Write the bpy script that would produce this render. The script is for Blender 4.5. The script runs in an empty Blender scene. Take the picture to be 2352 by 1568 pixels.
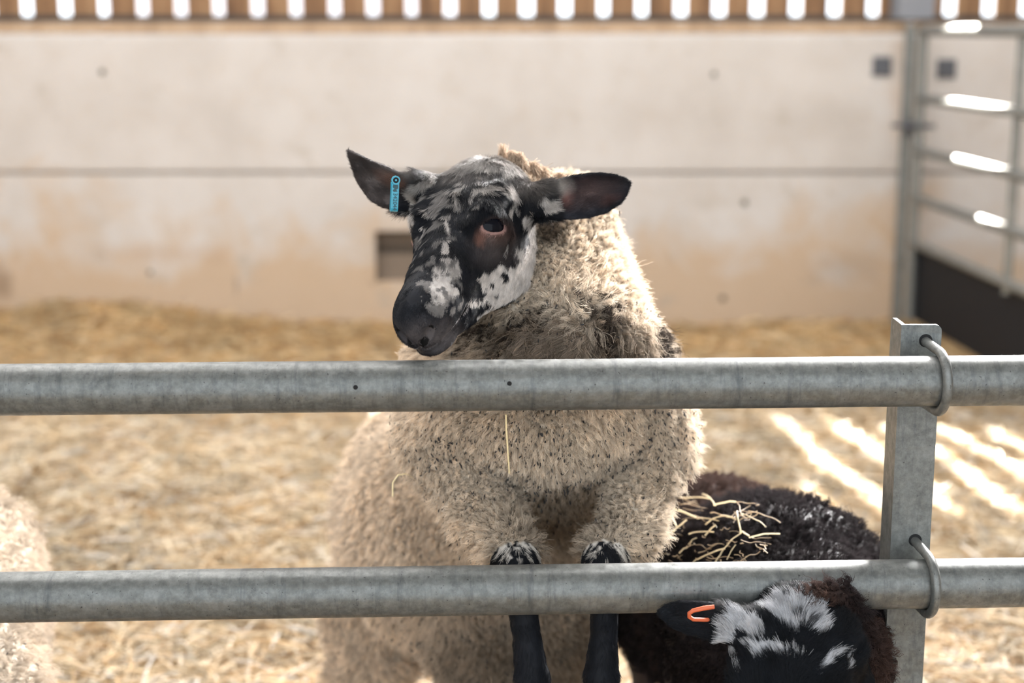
import bpy, bmesh, math, random
import numpy as np
from mathutils import Vector, Matrix, kdtree
random.seed(7); rng = np.random.default_rng(7)
sc = bpy.context.scene
COL = sc.collection

# ------------------------------------------------------------------ camera
CAM_H, PITCH, LENS = 1.35, math.radians(11.36), 55.0
FPX = LENS/36*2352
cd = bpy.data.cameras.new('camera'); cam = bpy.data.objects.new('camera', cd); COL.objects.link(cam)
cam.location = (0, 0, CAM_H); cam.rotation_euler = (math.pi/2-PITCH, 0, 0)
cd.lens = LENS; cd.sensor_width = 36; cd.clip_start = .05; cd.clip_end = 200
cd.dof.use_dof = True; cd.dof.focus_distance = 1.90; cd.dof.aperture_fstop = 2.8
sc.camera = cam

# ------------------------------------------------------------------ world, sun, skylight, added rim lamps, exposure
w = bpy.data.worlds.new('world'); sc.world = w; w.use_nodes = True
bg = w.node_tree.nodes['Background']; bg.inputs[0].default_value = (.86, .93, 1, 1); bg.inputs[1].default_value = 2.4
sd = bpy.data.lights.new('sun', 'SUN'); sun = bpy.data.objects.new('sun', sd); COL.objects.link(sun)
sd.energy = 75; sd.angle = math.radians(.6); sd.color = (1, .95, .86)
sun.rotation_euler = Vector((.15, -1.0, -.66)).to_track_quat('-Z', 'Y').to_euler()
def area(name, loc, rot, sx, sy, e, col=(1, .985, .985), spread=180):
    l = bpy.data.lights.new(name, 'AREA'); l.shape = 'RECTANGLE'; l.size = sx; l.size_y = sy; l.energy = e; l.color = col; l.spread = math.radians(spread)
    o = bpy.data.objects.new(name, l); COL.objects.link(o); o.location = loc; o.rotation_euler = rot
    return o
area('roof_light_rear', (-.3, 4.6, 3.45), (0, 0, 0), 7.0, 2.2, 165)
area('rim_light_top', (-.2, 2.7, 3.45), (0, 0, 0), 3.4, .9, 55)  # added overhead lamp to brighten the sheep's upper edges
area('rim_light_left', (-3.3, 3.2, 3.3), (math.radians(12), math.radians(-32), 0), 1.2, 3.0, 32, spread=120)  # added lamp for a bright rim on the left flank
def aim(loc, to): return (Vector(to)-Vector(loc)).to_track_quat('-Z', 'Y').to_euler()
area('rim_light_right', (2.5, 5.6, 3.0), aim((2.5, 5.6, 3.0), (.3, 2.0, 1.0)), 1.4, 1.2, 135, spread=50)  # added lamp from behind, aimed at the sheep for its right rim
sc.view_settings.view_transform = 'Standard'; sc.view_settings.look = 'None'
sc.view_settings.gamma = 1; sc.view_settings.use_curve_mapping = False
sc.view_settings.exposure = 0.42

# ------------------------------------------------------------------ helpers
cp, sp = math.cos(PITCH), math.sin(PITCH)
UPV = np.array([0, sp, cp]); TOW = np.array([0, -cp, sp]); XV = np.array([1., 0, 0])
def P(px, py, Y):
    u = (px-1176)/FPX; v = (784-py)/FPX
    t = Y/(cp+v*sp)
    return np.array([u*t, Y, CAM_H+t*(-sp+v*cp)])
def proj(p):
    q = np.asarray(p)-np.array([0, 0, CAM_H])
    d = -(q@TOW); return 1176+FPX*q[..., 0]/d, 784-FPX*(q@UPV)/d
def camv(x, u, t): return XV*x+UPV*u+TOW*t
def nrm(v): v = np.asarray(v, float); return v/np.maximum(np.linalg.norm(v, axis=-1, keepdims=True), 1e-9)
def tag(o, label=None, cat=None, group=None, kind=None):
    if label: o['label'] = label
    if cat: o['category'] = cat
    if group: o['group'] = group
    if kind: o['kind'] = kind
    return o
def empty(name, loc=(0, 0, 0)):
    o = bpy.data.objects.new(name, None); COL.objects.link(o); o.location = loc; o.empty_display_size = .05; return o
def mobj(name, V, F, m, parent=None, smooth=False, col=None):
    me = bpy.data.meshes.new(name)
    V = np.asarray(V, float)
    if parent is not None: V = V-np.array(parent_loc(parent))
    me.from_pydata(V.tolist(), [], F.tolist() if isinstance(F, np.ndarray) else F)
    if m: me.materials.append(m)
    if smooth: me.polygons.foreach_set('use_smooth', [True]*len(me.polygons))
    if col is not None:
        a = me.attributes.new('col', 'FLOAT_COLOR', 'POINT')
        a.data.foreach_set('color', np.c_[col, np.ones(len(col))].astype(np.float32).ravel())
    me.update()
    o = bpy.data.objects.new(name, me); COL.objects.link(o)
    if parent: o.parent = parent
    return o
def parent_loc(p):
    l = Vector((0, 0, 0))
    while p is not None: l += p.location; p = p.parent
    return l
class MB:
    def __init__(s): s.v = []; s.f = []
    def add(s, V, F):
        n = len(s.v); s.v += [tuple(map(float, p)) for p in V]; s.f += [tuple(i+n for i in f) for f in F]
    def box(s, lo, hi, bev=0):
        x0, y0, z0 = lo; x1, y1, z1 = hi
        if bev <= 0:
            s.add([(x0,y0,z0),(x1,y0,z0),(x1,y1,z0),(x0,y1,z0),(x0,y0,z1),(x1,y0,z1),(x1,y1,z1),(x0,y1,z1)],
                  [(0,3,2,1),(4,5,6,7),(0,1,5,4),(1,2,6,5),(2,3,7,6),(3,0,4,7)])
        else:
            bm = bmesh.new(); bmesh.ops.create_cube(bm, size=1)
            for v in bm.verts: v.co = Vector(((x0+x1)/2+v.co.x*(x1-x0), (y0+y1)/2+v.co.y*(y1-y0), (z0+z1)/2+v.co.z*(z1-z0)))
            bmesh.ops.bevel(bm, geom=bm.edges[:], offset=bev, segments=2, profile=.5, affect='EDGES')
            bm.verts.index_update(); s.add([v.co for v in bm.verts], [[v.index for v in f.verts] for f in bm.faces]); bm.free()
    def tube(s, pts, r, n=12, cap=True, squash=None):
        pts = [Vector(p) for p in pts]; rr = r if hasattr(r, '__len__') else [r]*len(pts)
        rings = []; up = None
        for i, p in enumerate(pts):
            t = (pts[min(i+1, len(pts)-1)]-pts[max(i-1, 0)]).normalized()
            if up is None: up = Vector((0, 0, 1)) if abs(t.z) < .9 else Vector((0, 1, 0))
            a = t.cross(up).normalized(); b = a.cross(t).normalized(); up = b
            rings.append([p+(a*math.cos(k*2*math.pi/n)+b*math.sin(k*2*math.pi/n)*(squash or 1))*rr[i] for k in range(n)])
        V = [v for R in rings for v in R]; F = []
        for i in range(len(pts)-1):
            for k in range(n):
                k2 = (k+1) % n; F.append((i*n+k, i*n+k2, (i+1)*n+k2, (i+1)*n+k))
        if cap: F.append(tuple(range(n))[::-1]); F.append(tuple((len(pts)-1)*n+k for k in range(n)))
        s.add(V, F)
    def build(s, name, m, parent=None, smooth=False):
        o = mobj(name, s.v, s.f, m, parent, smooth)
        if smooth:
            o.data.set_sharp_from_angle(angle=math.radians(40))
        return o

# ------------------------------------------------------------------ materials
def mat(name):
    m = bpy.data.materials.new(name); m.use_nodes = True; return m, m.node_tree, m.node_tree.nodes['Principled BSDF']
def link(nt, a, b): nt.links.new(a, b)
def noise(nt, scale, detail=4, rough=.55, vec=None, dist=0):
    n = nt.nodes.new('ShaderNodeTexNoise'); n.inputs['Scale'].default_value = scale; n.inputs['Detail'].default_value = detail
    n.inputs['Roughness'].default_value = rough; n.inputs['Distortion'].default_value = dist
    if vec is not None: link(nt, vec, n.inputs['Vector'])
    return n.outputs['Fac']
def ramp(nt, fac, stops):
    r = nt.nodes.new('ShaderNodeValToRGB'); link(nt, fac, r.inputs[0]); e = r.color_ramp.elements
    while len(e) < len(stops): e.new(.5)
    for k, (p, c) in enumerate(stops):
        e[k].position = p; c = (c, c, c) if not hasattr(c, '__len__') else c; e[k].color = (*c, 1)
    return r.outputs[0]
def mixc(nt, fac, a, b, mode='MIX'):
    n = nt.nodes.new('ShaderNodeMix'); n.data_type = 'RGBA'; n.blend_type = mode
    for s, v in ((0, fac), (6, a), (7, b)):
        if hasattr(v, 'links'): link(nt, v, n.inputs[s])
        elif s == 0: n.inputs[0].default_value = v
        else: n.inputs[s].default_value = (*v, 1)
    return n.outputs[2]
def coords(nt, scale=(1, 1, 1), kind='Object'):
    t = nt.nodes.new('ShaderNodeTexCoord'); mp = nt.nodes.new('ShaderNodeMapping'); link(nt, t.outputs[kind], mp.inputs[0])
    mp.inputs['Scale'].default_value = scale; return mp.outputs[0]
def bump(nt, b, h, strength=.3, dist=.01):
    n = nt.nodes.new('ShaderNodeBump'); n.inputs['Strength'].default_value = strength; n.inputs['Distance'].default_value = dist
    link(nt, h, n.inputs['Height']); link(nt, n.outputs[0], b.inputs['Normal'])
def simple(name, c, rough=.6, metal=0, spec=.5):
    m, nt, b = mat(name); b.inputs['Base Color'].default_value = (*c, 1); b.inputs['Roughness'].default_value = rough
    b.inputs['Metallic'].default_value = metal; b.inputs['Specular IOR Level'].default_value = spec
    return m
def attr_mat(name, rough=.7, spec=.2, transl=0., sheen=0.):
    m, nt, b = mat(name); a = nt.nodes.new('ShaderNodeAttribute'); a.attribute_name = 'col'
    link(nt, a.outputs['Color'], b.inputs['Base Color']); b.inputs['Roughness'].default_value = rough
    b.inputs['Specular IOR Level'].default_value = spec; b.inputs['Sheen Weight'].default_value = sheen
    if transl > 0:
        t = nt.nodes.new('ShaderNodeBsdfTranslucent'); link(nt, a.outputs['Color'], t.inputs[0])
        x = nt.nodes.new('ShaderNodeMixShader'); x.inputs[0].default_value = transl
        link(nt, b.outputs[0], x.inputs[1]); link(nt, t.outputs[0], x.inputs[2])
        link(nt, x.outputs[0], nt.nodes['Material Output'].inputs[0])
    return m
def galv(name, dark=.34, sc_=(1, 1, 1)):
    m, nt, b = mat(name)
    v = coords(nt, sc_)
    vo = nt.nodes.new('ShaderNodeTexVoronoi'); vo.inputs['Scale'].default_value = 190; link(nt, v, vo.inputs['Vector'])
    base = ramp(nt, noise(nt, 48, 9, .7, v), [(.30, (.17*dark, .18*dark, .172*dark)), (.5, (.28*dark, .295*dark, .275*dark)), (.70, (.42*dark, .43*dark, .405*dark))])
    c = mixc(nt, ramp(nt, noise(nt, 120, 4, .7, v), [(.42, 0.), (.66, .4)]), base, (.62*dark, .63*dark, .60*dark))
    c = mixc(nt, ramp(nt, noise(nt, 1, 6, .75, coords(nt, (70, 9, 9))), [(.52, 0.), (.70, .7)]), c, (.035, .042, .046))
    c = mixc(nt, ramp(nt, noise(nt, 1, 3, .6, coords(nt, (6, 60, 60))), [(.6, 0.), (.75, .35)]), c, (.17*dark*1.6, .15*dark*1.6, .12*dark*1.6))
    c = mixc(nt, ramp(nt, noise(nt, 260, 2, .5, v), [(.70, 0.), (.74, .9)]), c, (.02, .02, .02))
    c = mixc(nt, ramp(nt, noise(nt, 330, 2, .5, coords(nt, (1, 1, 1), 'Generated')), [(.0, 0.), (1, .15)]), c, (.5*dark, .47*dark, .42*dark))
    link(nt, c, b.inputs['Base Color'])
    b.inputs['Specular IOR Level'].default_value = .5; b.inputs['Metallic'].default_value = .35
    link(nt, ramp(nt, noise(nt, 70, 4, .6, v), [(.35, .32), (.65, .52)]), b.inputs['Roughness'])
    bump(nt, b, noise(nt, 300, 4, .6, v), .12, .001)
    return m
M = {}
M['galv'] = galv('galvanised_steel'); M['galv_post'] = galv('galvanised_angle', .36)
M['galv_far'] = galv('galvanised_gate', .6)
M['hole'] = simple('dark_hole', (.004, .004, .004), .9)
M['dark_sheet'] = simple('dark_sheeting', (.009, .011, .015), .6, 0, .2)
M['wool'] = attr_mat('wool_fibre', .85, .1, .30, 0)
M['wool_skin'] = attr_mat('wool_base', .95, .05)
M['fur'] = attr_mat('short_hair', .5, .15, .05)
M['skin'] = attr_mat('skin_under_hair', .6, .12)
M['speck'] = simple('seed_speck', (.018, .016, .016), .8)
M['straw'] = attr_mat('straw_stalk', .42, .4, .18)
M['eye'] = simple('eye_gloss', (.004, .004, .006), .02, 0, .09)
M['blue'] = simple('blue_plastic', (.03, .26, .35), .4); M['blue_ink'] = simple('tag_ink', (.015, .05, .06), .6)
M['orange'] = simple('orange_plastic', (.50, .10, .035), .5); M['orange_ink'] = simple('orange_ink', (.4, .08, .03), .6)
def concrete():
    m, nt, b = mat('stained_concrete'); v = coords(nt)
    c = ramp(nt, noise(nt, 1.7, 6, .6, v), [(.3, (.45, .41, .37)), (.52, (.52, .485, .45)), (.7, (.55, .52, .49))])
    c = mixc(nt, ramp(nt, noise(nt, 9, 5, .65, v), [(.5, 0.), (.72, .35)]), c, (.44, .37, .30))
    sep = nt.nodes.new('ShaderNodeSeparateXYZ'); link(nt, v, sep.inputs[0])
    nz = noise(nt, 2.6, 5, .65, v, .6)
    ad = nt.nodes.new('ShaderNodeMath'); ad.operation = 'MULTIPLY_ADD'; link(nt, nz, ad.inputs[0]); ad.inputs[1].default_value = -1.5; 
    link(nt, sep.outputs[2], ad.inputs[2])
    c = mixc(nt, ramp(nt, ad.outputs[0], [(.0, .75), (.08, 0.)]) if False else ramp(nt, _off(nt, ad.outputs[0], .80), [(.25, .85), (.62, 0.)]), c, (.46, .33, .21))
    g = ramp(nt, noise(nt, 4.5, 4, .6, coords(nt, (1, 1, 1.3))), [(.60, 0.), (.70, .5)])
    c = mixc(nt, g, c, (.36, .31, .25))
    nzv = noise(nt, 7, 3, .5, v)
    for (cx, cz, rx, rz, k, cc) in ((-2.38, .20, .14, .20, .75, (.16, .10, .055)), (-1.285, .165, .020, .13, .6, (.22, .18, .14)), (-1.53, .06, .025, .14, .5, (.24, .2, .16)), (1.45, .95, .5, .25, .18, (.30, .25, .2)), (.9, .55, .35, .10, .30, (.33, .27, .2)), (1.78, 1.1, .18, .6, .25, (.5, .32, .18)), (1.55, .25, .4, .2, .25, (.25, .22, .2)), (-1.6, .32, .9, .10, .35, (.40, .26, .15))):
        mp = nt.nodes.new('ShaderNodeMapping'); mp.vector_type = 'POINT'; mp.inputs['Location'].default_value = (-cx/rx, 0, -cz/rz); mp.inputs['Scale'].default_value = (1/rx, 0, 1/rz)
        link(nt, v, mp.inputs[0]); ln = nt.nodes.new('ShaderNodeVectorMath'); ln.operation = 'LENGTH'; link(nt, mp.outputs[0], ln.inputs[0])
        ma = nt.nodes.new('ShaderNodeMath'); ma.operation = 'MULTIPLY_ADD'; link(nt, nzv, ma.inputs[0]); ma.inputs[1].default_value = .9; link(nt, ln.outputs['Value'], ma.inputs[2])
        c = mixc(nt, ramp(nt, ma.outputs[0], [(.55, k), (1.0, 0.)]), c, cc)
    link(nt, c, b.inputs['Base Color']); b.inputs['Roughness'].default_value = .85
    bump(nt, b, noise(nt, 60, 5, .6, v), .25, .004); return m
def _off(nt, s, k):
    n = nt.nodes.new('ShaderNodeMath'); n.operation = 'ADD'; link(nt, s, n.inputs[0]); n.inputs[1].default_value = k; return n.outputs[0]
M['concrete'] = concrete()
def timber(name, c0, c1, c2):
    m, nt, b = mat(name)
    oi = nt.nodes.new('ShaderNodeObjectInfo')
    v = nt.nodes.new('ShaderNodeVectorMath'); v.operation = 'ADD'; link(nt, coords(nt, (9, 9, .8)), v.inputs[0])
    s = nt.nodes.new('ShaderNodeVectorMath'); s.operation = 'SCALE'; link(nt, oi.outputs['Random'], s.inputs['Scale']); s.inputs[0].default_value = (30, 17, 9)
    link(nt, s.outputs[0], v.inputs[1])
    c = ramp(nt, noise(nt, 1.6, 6, .65, v.outputs[0], .4), [(.3, c0), (.5, c1), (.7, c2)])
    link(nt, c, b.inputs['Base Color']); b.inputs['Roughness'].default_value = .8
    bump(nt, b, noise(nt, 6, 5, .6, v.outputs[0]), .3, .003); return m
M['board'] = timber('weathered_boards', (.085, .042, .02), (.23, .125, .06), (.36, .22, .115))
M['sill'] = timber('sill_timber', (.30, .20, .12), (.42, .29, .18), (.5, .37, .25))
M['strawbase'] = None
def strawbase():
    m, nt, b = mat('trodden_straw'); v = coords(nt)
    a = noise(nt, 30, 6, .7, coords(nt, (1, 2.2, 1)), 1.0)
    c = ramp(nt, a, [(.3, (.13, .07, .025)), (.5, (.36, .22, .09)), (.68, (.62, .44, .22))])
    link(nt, c, b.inputs['Base Color']); b.inputs['Roughness'].default_value = .75
    bump(nt, b, a, .8, .02); return m
M['strawbase'] = strawbase()
M['steel_grey'] = simple('painted_grey_steel', (.20, .21, .23), .6)
M['cladding'] = simple('roof_sheet_grey', (.42, .42, .43), .7)
M['yard'] = simple('yard_concrete', (.45, .43, .40), .9)
M['neighbour'] = simple('grey_barn_sheet', (.34, .36, .42), .8)
M['plate'] = simple('dark_plate', (.075, .078, .088), .6)

# ------------------------------------------------------------------ value noise
_tab = rng.random((64, 64, 64)).astype(np.float32)
def vnoise(p, freq, off=0.):
    q = np.asarray(p)*freq+off+1000; i = np.floor(q).astype(int); f = (q-i); f = f*f*(3-2*f)
    r = 0
    for dx in (0, 1):
        for dy in (0, 1):
            for dz in (0, 1):
                wgt = (f[..., 0] if dx else 1-f[..., 0])*(f[..., 1] if dy else 1-f[..., 1])*(f[..., 2] if dz else 1-f[..., 2])
                r = r+wgt*_tab[(i[..., 0]+dx) & 63, (i[..., 1]+dy) & 63, (i[..., 2]+dz) & 63]
    return r*2-1
def vnoise3(p, freq): return np.stack([vnoise(p, freq, 0), vnoise(p, freq, 17.3), vnoise(p, freq, 41.7)], -1)

# ------------------------------------------------------------------ implicit bodies
class Field:
    def __init__(s, lo, hi, h):
        s.lo = np.array(lo, float); s.h = h
        s.n = np.ceil((np.array(hi)-s.lo)/h).astype(int)+1
        s.D = np.full(s.n, .3, np.float32)
    def _sl(s, lo, hi, m):
        a = np.clip(np.floor((np.asarray(lo)-m-s.lo)/s.h).astype(int), 0, s.n-1)
        b = np.clip(np.ceil((np.asarray(hi)+m-s.lo)/s.h).astype(int)+1, 1, s.n)
        if np.any(b <= a): return None, None
        ax = [(s.lo[k]+s.h*np.arange(a[k], b[k])).astype(np.float32) for k in range(3)]
        Pt = np.stack(np.meshgrid(*ax, indexing='ij'), -1)
        return tuple(slice(a[k], b[k]) for k in range(3)), Pt
    def _comb(s, sl, d, k, sub):
        A = s.D[sl]
        if sub: A = -A
        if k > 0:
            hh = np.clip(.5+.5*(d-A)/k, 0, 1) if not sub else np.clip(.5+.5*(d-A)/k, 0, 1)
            r = d*(1-hh)+A*hh-k*hh*(1-hh)
            if sub:
                # smooth subtraction: max(A', -d)
                pass
        else: r = np.minimum(A, d)
        s.D[sl] = r if not sub else -r
    def union(s, sl, d, k): s._comb(sl, d, k, False)
    def cut(s, sl, d, k):
        A = s.D[sl]; nd = -d
        hh = np.clip(.5-.5*(nd-A)/max(k, 1e-6), 0, 1)
        s.D[sl] = nd*(1-hh)+A*hh+k*hh*(1-hh)
    def ell(s, c, r, R=None, k=.02, sub=False, margin=None):
        c = np.asarray(c, float); r = np.asarray(r, float); rm = r.max()
        m = margin or (k+3*s.h)
        sl, Pt = s._sl(c-rm, c+rm, m)
        if sl is None: return
        q = Pt-c.astype(np.float32)
        if R is not None: q = q@np.asarray(R, np.float32).T      # rows of R are the axes
        k0 = np.linalg.norm(q/r, axis=-1); k1 = np.linalg.norm(q/(r*r), axis=-1)
        d = k0*(k0-1)/np.maximum(k1, 1e-6)
        (s.cut if sub else s.union)(sl, d, k)
    def cone(s, a, b, ra, rb, k=.02, sub=False):
        a = np.asarray(a, float); b = np.asarray(b, float); m = k+3*s.h+max(ra, rb)
        sl, Pt = s._sl(np.minimum(a, b), np.maximum(a, b), m)
        if sl is None: return
        ab = (b-a).astype(np.float32); q = Pt-a.astype(np.float32)
        h = np.clip(q@ab/float(ab@ab), 0, 1)
        d = np.linalg.norm(q-h[..., None]*ab, axis=-1)-(ra+h*(rb-ra))
        (s.cut if sub else s.union)(sl, d, k)
    def chain(s, pts, rs, k=.02, sub=False):
        for i in range(len(pts)-1): s.cone(pts[i], pts[i+1], rs[i], rs[i+1], k, sub)
    def noise(s, fn, band=.05):
        idx = np.argwhere(np.abs(s.D) < band); p = s.lo+idx*s.h
        s.D[idx[:, 0], idx[:, 1], idx[:, 2]] += fn(p).astype(np.float32)
    def at(s, p):
        q = (np.asarray(p)-s.lo)/s.h; i = np.floor(q).astype(int); ok = np.all((i >= 0) & (i < s.n-1), -1)
        i = np.clip(i, 0, s.n-2); f = np.clip(q-i, 0, 1); r = 0
        for dx in (0, 1):
            for dy in (0, 1):
                for dz in (0, 1):
                    r = r+(f[..., 0] if dx else 1-f[..., 0])*(f[..., 1] if dy else 1-f[..., 1])*(f[..., 2] if dz else 1-f[..., 2])*s.D[i[..., 0]+dx, i[..., 1]+dy, i[..., 2]+dz]
        return np.where(ok, r, .3)
    def mesh(s):
        D = s.D; sg = D < 0; n = np.array(D.shape)
        act = np.zeros(n-1, bool); allin = np.ones(n-1, bool)
        cs = [(i, j, k) for i in (0, 1) for j in (0, 1) for k in (0, 1)]
        for c in cs:
            q = sg[c[0]:n[0]-1+c[0], c[1]:n[1]-1+c[1], c[2]:n[2]-1+c[2]]; act |= q; allin &= q
        act &= ~allin
        cells = np.argwhere(act); idm = np.full(n-1, -1, np.int64); idm[act] = np.arange(len(cells))
        acc = np.zeros((len(cells), 3)); cnt = np.zeros(len(cells))
        val = {c: D[cells[:, 0]+c[0], cells[:, 1]+c[1], cells[:, 2]+c[2]] for c in cs}
        for c in cs:
            for ax in range(3):
                if c[ax]: continue
                c2 = list(c); c2[ax] = 1; c2 = tuple(c2)
                v0, v1 = val[c], val[c2]; mk = (v0 < 0) != (v1 < 0)
                t = np.where(mk, v0/np.where(mk, v0-v1, 1), 0)
                pt = np.tile(np.array(c, float), (len(cells), 1)); pt[:, ax] += t
                acc += pt*mk[:, None]; cnt += mk
        V = s.lo+(cells+acc/cnt[:, None])*s.h
        Fs = []
        for ax in range(3):
            a1, a2 = (ax+1) % 3, (ax+2) % 3
            sA = [slice(None)]*3; sB = [slice(None)]*3; sA[ax] = slice(0, -1); sB[ax] = slice(1, None)
            ch = sg[tuple(sA)] != sg[tuple(sB)]; e = np.argwhere(ch)
            e = e[(e[:, a1] > 0) & (e[:, a2] > 0) & (e[:, a1] < n[a1]-1) & (e[:, a2] < n[a2]-1)]
            ins = sg[e[:, 0], e[:, 1], e[:, 2]]
            q = []
            for (o1, o2) in ((-1, -1), (0, -1), (0, 0), (-1, 0)):
                g = e.copy(); g[:, a1] += o1; g[:, a2] += o2; q.append(idm[g[:, 0], g[:, 1], g[:, 2]])
            q = np.stack(q, 1); q[~ins] = q[~ins][:, ::-1]; Fs.append(q)
        F = np.concatenate(Fs); F = F[(F >= 0).all(1)]
        return V, F
def fnormals(V, F):
    return nrm(np.cross(V[F[:, 2]]-V[F[:, 0]], V[F[:, 3]]-V[F[:, 1]]))
def relax(V, F, it=2):
    for _ in range(it):
        acc = np.zeros_like(V); cnt = np.zeros(len(V))
        for a, b in ((0, 1), (1, 2), (2, 3), (3, 0)):
            for x, y in ((a, b), (b, a)):
                np.add.at(acc, F[:, x], V[F[:, y]]); np.add.at(cnt, F[:, x], 1)
        V = V*.5+.5*acc/np.maximum(cnt, 1)[:, None]
    return V
def vnormals(V, F):
    fn = np.cross(V[F[:, 2]]-V[F[:, 0]], V[F[:, 3]]-V[F[:, 1]]); N = np.zeros_like(V)
    for k in range(4): np.add.at(N, F[:, k], fn)
    return nrm(N)
def sample(V, F, VN, N, wfn=None):
    c = V[F].mean(1); ar = np.linalg.norm(np.cross(V[F[:, 2]]-V[F[:, 0]], V[F[:, 3]]-V[F[:, 1]]), axis=1)
    wt = ar*(wfn(c, VN[F[:, 0]]) if wfn else 1); wt = wt/wt.sum()
    i = rng.choice(len(F), N, p=wt); a, b = rng.random(N)[:, None], rng.random(N)[:, None]
    f = F[i]
    bil = lambda A: (A[f[:, 0]]*(1-a)+A[f[:, 1]]*a)*(1-b)+(A[f[:, 3]]*(1-a)+A[f[:, 2]]*a)*b
    return bil(V), nrm(bil(VN))
def curves(name, pts, rad, col, m, parent=None):
    N, K = pts.shape[:2]
    cu = bpy.data.hair_curves.new(name); cu.add_curves([K]*N)
    pts = pts-np.array(parent_loc(parent)) if parent is not None else pts
    cu.attributes['position'].data.foreach_set('vector', pts.astype(np.float32).ravel())
    r = cu.attributes.new('radius', 'FLOAT', 'POINT'); r.data.foreach_set('value', np.broadcast_to(rad, (N, K)).astype(np.float32).ravel())
    if col.ndim == 2: col = np.repeat(col[:, None], K, 1)
    a = cu.attributes.new('col', 'FLOAT_COLOR', 'POINT')
    a.data.foreach_set('color', np.concatenate([col, np.ones((N, K, 1))], -1).astype(np.float32).ravel())
    cu.materials.append(m); o = bpy.data.objects.new(name, cu); COL.objects.link(o)
    if parent is not None: o.parent = parent
    return o
GRAV = np.array([0, 0, -1.])
def fleece(name, parent, V, F, VN, N, colfn, mask, length=.02, rad=.00028, per=26, wfn=None, droop=.55, K=6, conv=.8, curl=.0022):
    p, n = sample(V, F, VN, N, wfn); ok = mask(p); p, n = p[ok], n[ok]; N = len(p)
    Mc = max(4, N//per); ci = rng.choice(N, Mc, replace=False); c, cn = p[ci], n[ci]
    kd = kdtree.KDTree(Mc)
    for i in range(Mc): kd.insert(c[i], i)
    kd.balance(); near = np.fromiter((kd.find(q)[1] for q in p), int, N)
    d = nrm(cn*.75+GRAV*droop+vnoise3(c, 14)*.55+rng.normal(0, .16, (Mc, 3)))
    ln = length*(.55+.9*rng.random(Mc))*(1+.4*vnoise(c, 9))
    e1 = nrm(np.cross(d, [.3, .9, .2])); e2 = np.cross(d, e1); ph = rng.random(Mc)*6.28; om = 5+6*rng.random(Mc)
    s = np.linspace(0, 1, K)[None, :, None]
    D, L, C = d[near][:, None], ln[near][:, None, None]*(.8+.4*rng.random((N, 1, 1))), c[near][:, None]
    fly = (rng.random((N, 1, 1)) < .06)
    wgt = np.where(fly, .15, conv)*s**.8
    own = p[:, None]+(D*.75+n[:, None]*.35+rng.normal(0, .15, (N, 1, 3)))*L*s*np.where(fly, 1.25, 1)
    axis = C+D*L*s+ (own-(C+D*L*s))*.18
    pos = own*(1-wgt)+axis*wgt
    a = (ph[near][:, None, None]+om[near][:, None, None]*s+rng.normal(0, .35, (N, 1, 1)))
    pos = pos+(e1[near][:, None]*np.cos(a)+e2[near][:, None]*np.sin(a))*curl*s+rng.normal(0, .0004, pos.shape)*s
    pos[:, 0] = p-n*.002
    R = rad*(1-.6*s[..., 0])*(.7+.6*rng.random((N, 1)))
    col = colfn(p)[:, None]*(.72+.52*rng.random(Mc)[near])[:, None, None]*(.88+.24*rng.random((N, 1, 1)))
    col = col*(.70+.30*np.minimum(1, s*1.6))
    return curves(name, pos, R, col, M['wool'], parent)
def specks(name, parent, V, F, VN, N, mask, wfn, size=(.0035, .008), lift=.012):
    p, n = sample(V, F, VN, N, wfn); ok = mask(p); p, n = p[ok], n[ok]; mb_v = []; mb_f = []
    for i in range(len(p)):
        d = nrm(n[i]*.25+GRAV*.7+rng.normal(0, .35, 3)); a = nrm(np.cross(d, n[i])); b = np.cross(a, d)
        L = (size[0]*.7+(size[1]-size[0]*.7)*rng.random()**2)*.5; r = L*rng.uniform(.2, .42); c = p[i]+n[i]*lift*rng.uniform(.7, 1.25)+GRAV*.004
        k = len(mb_v)
        mb_v.append(c-d*L)
        for s_ in (-.4, .45):
            for q in range(4):
                t = q*math.pi/2; mb_v.append(c+d*L*s_+(a*math.cos(t)+b*math.sin(t)*.6)*r)
        mb_v.append(c+d*L)
        for q in range(4):
            q2 = (q+1) % 4
            mb_f += [(k, k+1+q2, k+1+q), (k+1+q, k+1+q2, k+5+q2, k+5+q), (k+5+q, k+5+q2, k+9)]
    o = mobj(name, mb_v, mb_f, M['speck'], parent); tag(o, kind='stuff', label='tiny dark seeds and dirt specks caught in the fleece'); return o
def inpoly(x, y, poly):
    r = np.zeros(x.shape, bool); n = len(poly)
    for i in range(n):
        x0, y0 = poly[i]; x1, y1 = poly[(i+1) % n]
        if y0 == y1: continue
        c = ((y0 > y) != (y1 > y)) & (x < (x1-x0)*(y-y0)/(y1-y0)+x0); r ^= c
    return r
def segd(x, y, a, b):
    ax, ay = a; bx, by = b; t = np.clip(((x-ax)*(bx-ax)+(y-ay)*(by-ay))/((bx-ax)**2+(by-ay)**2), 0, 1)
    return np.hypot(x-ax-t*(bx-ax), y-ay-t*(by-ay))

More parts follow.
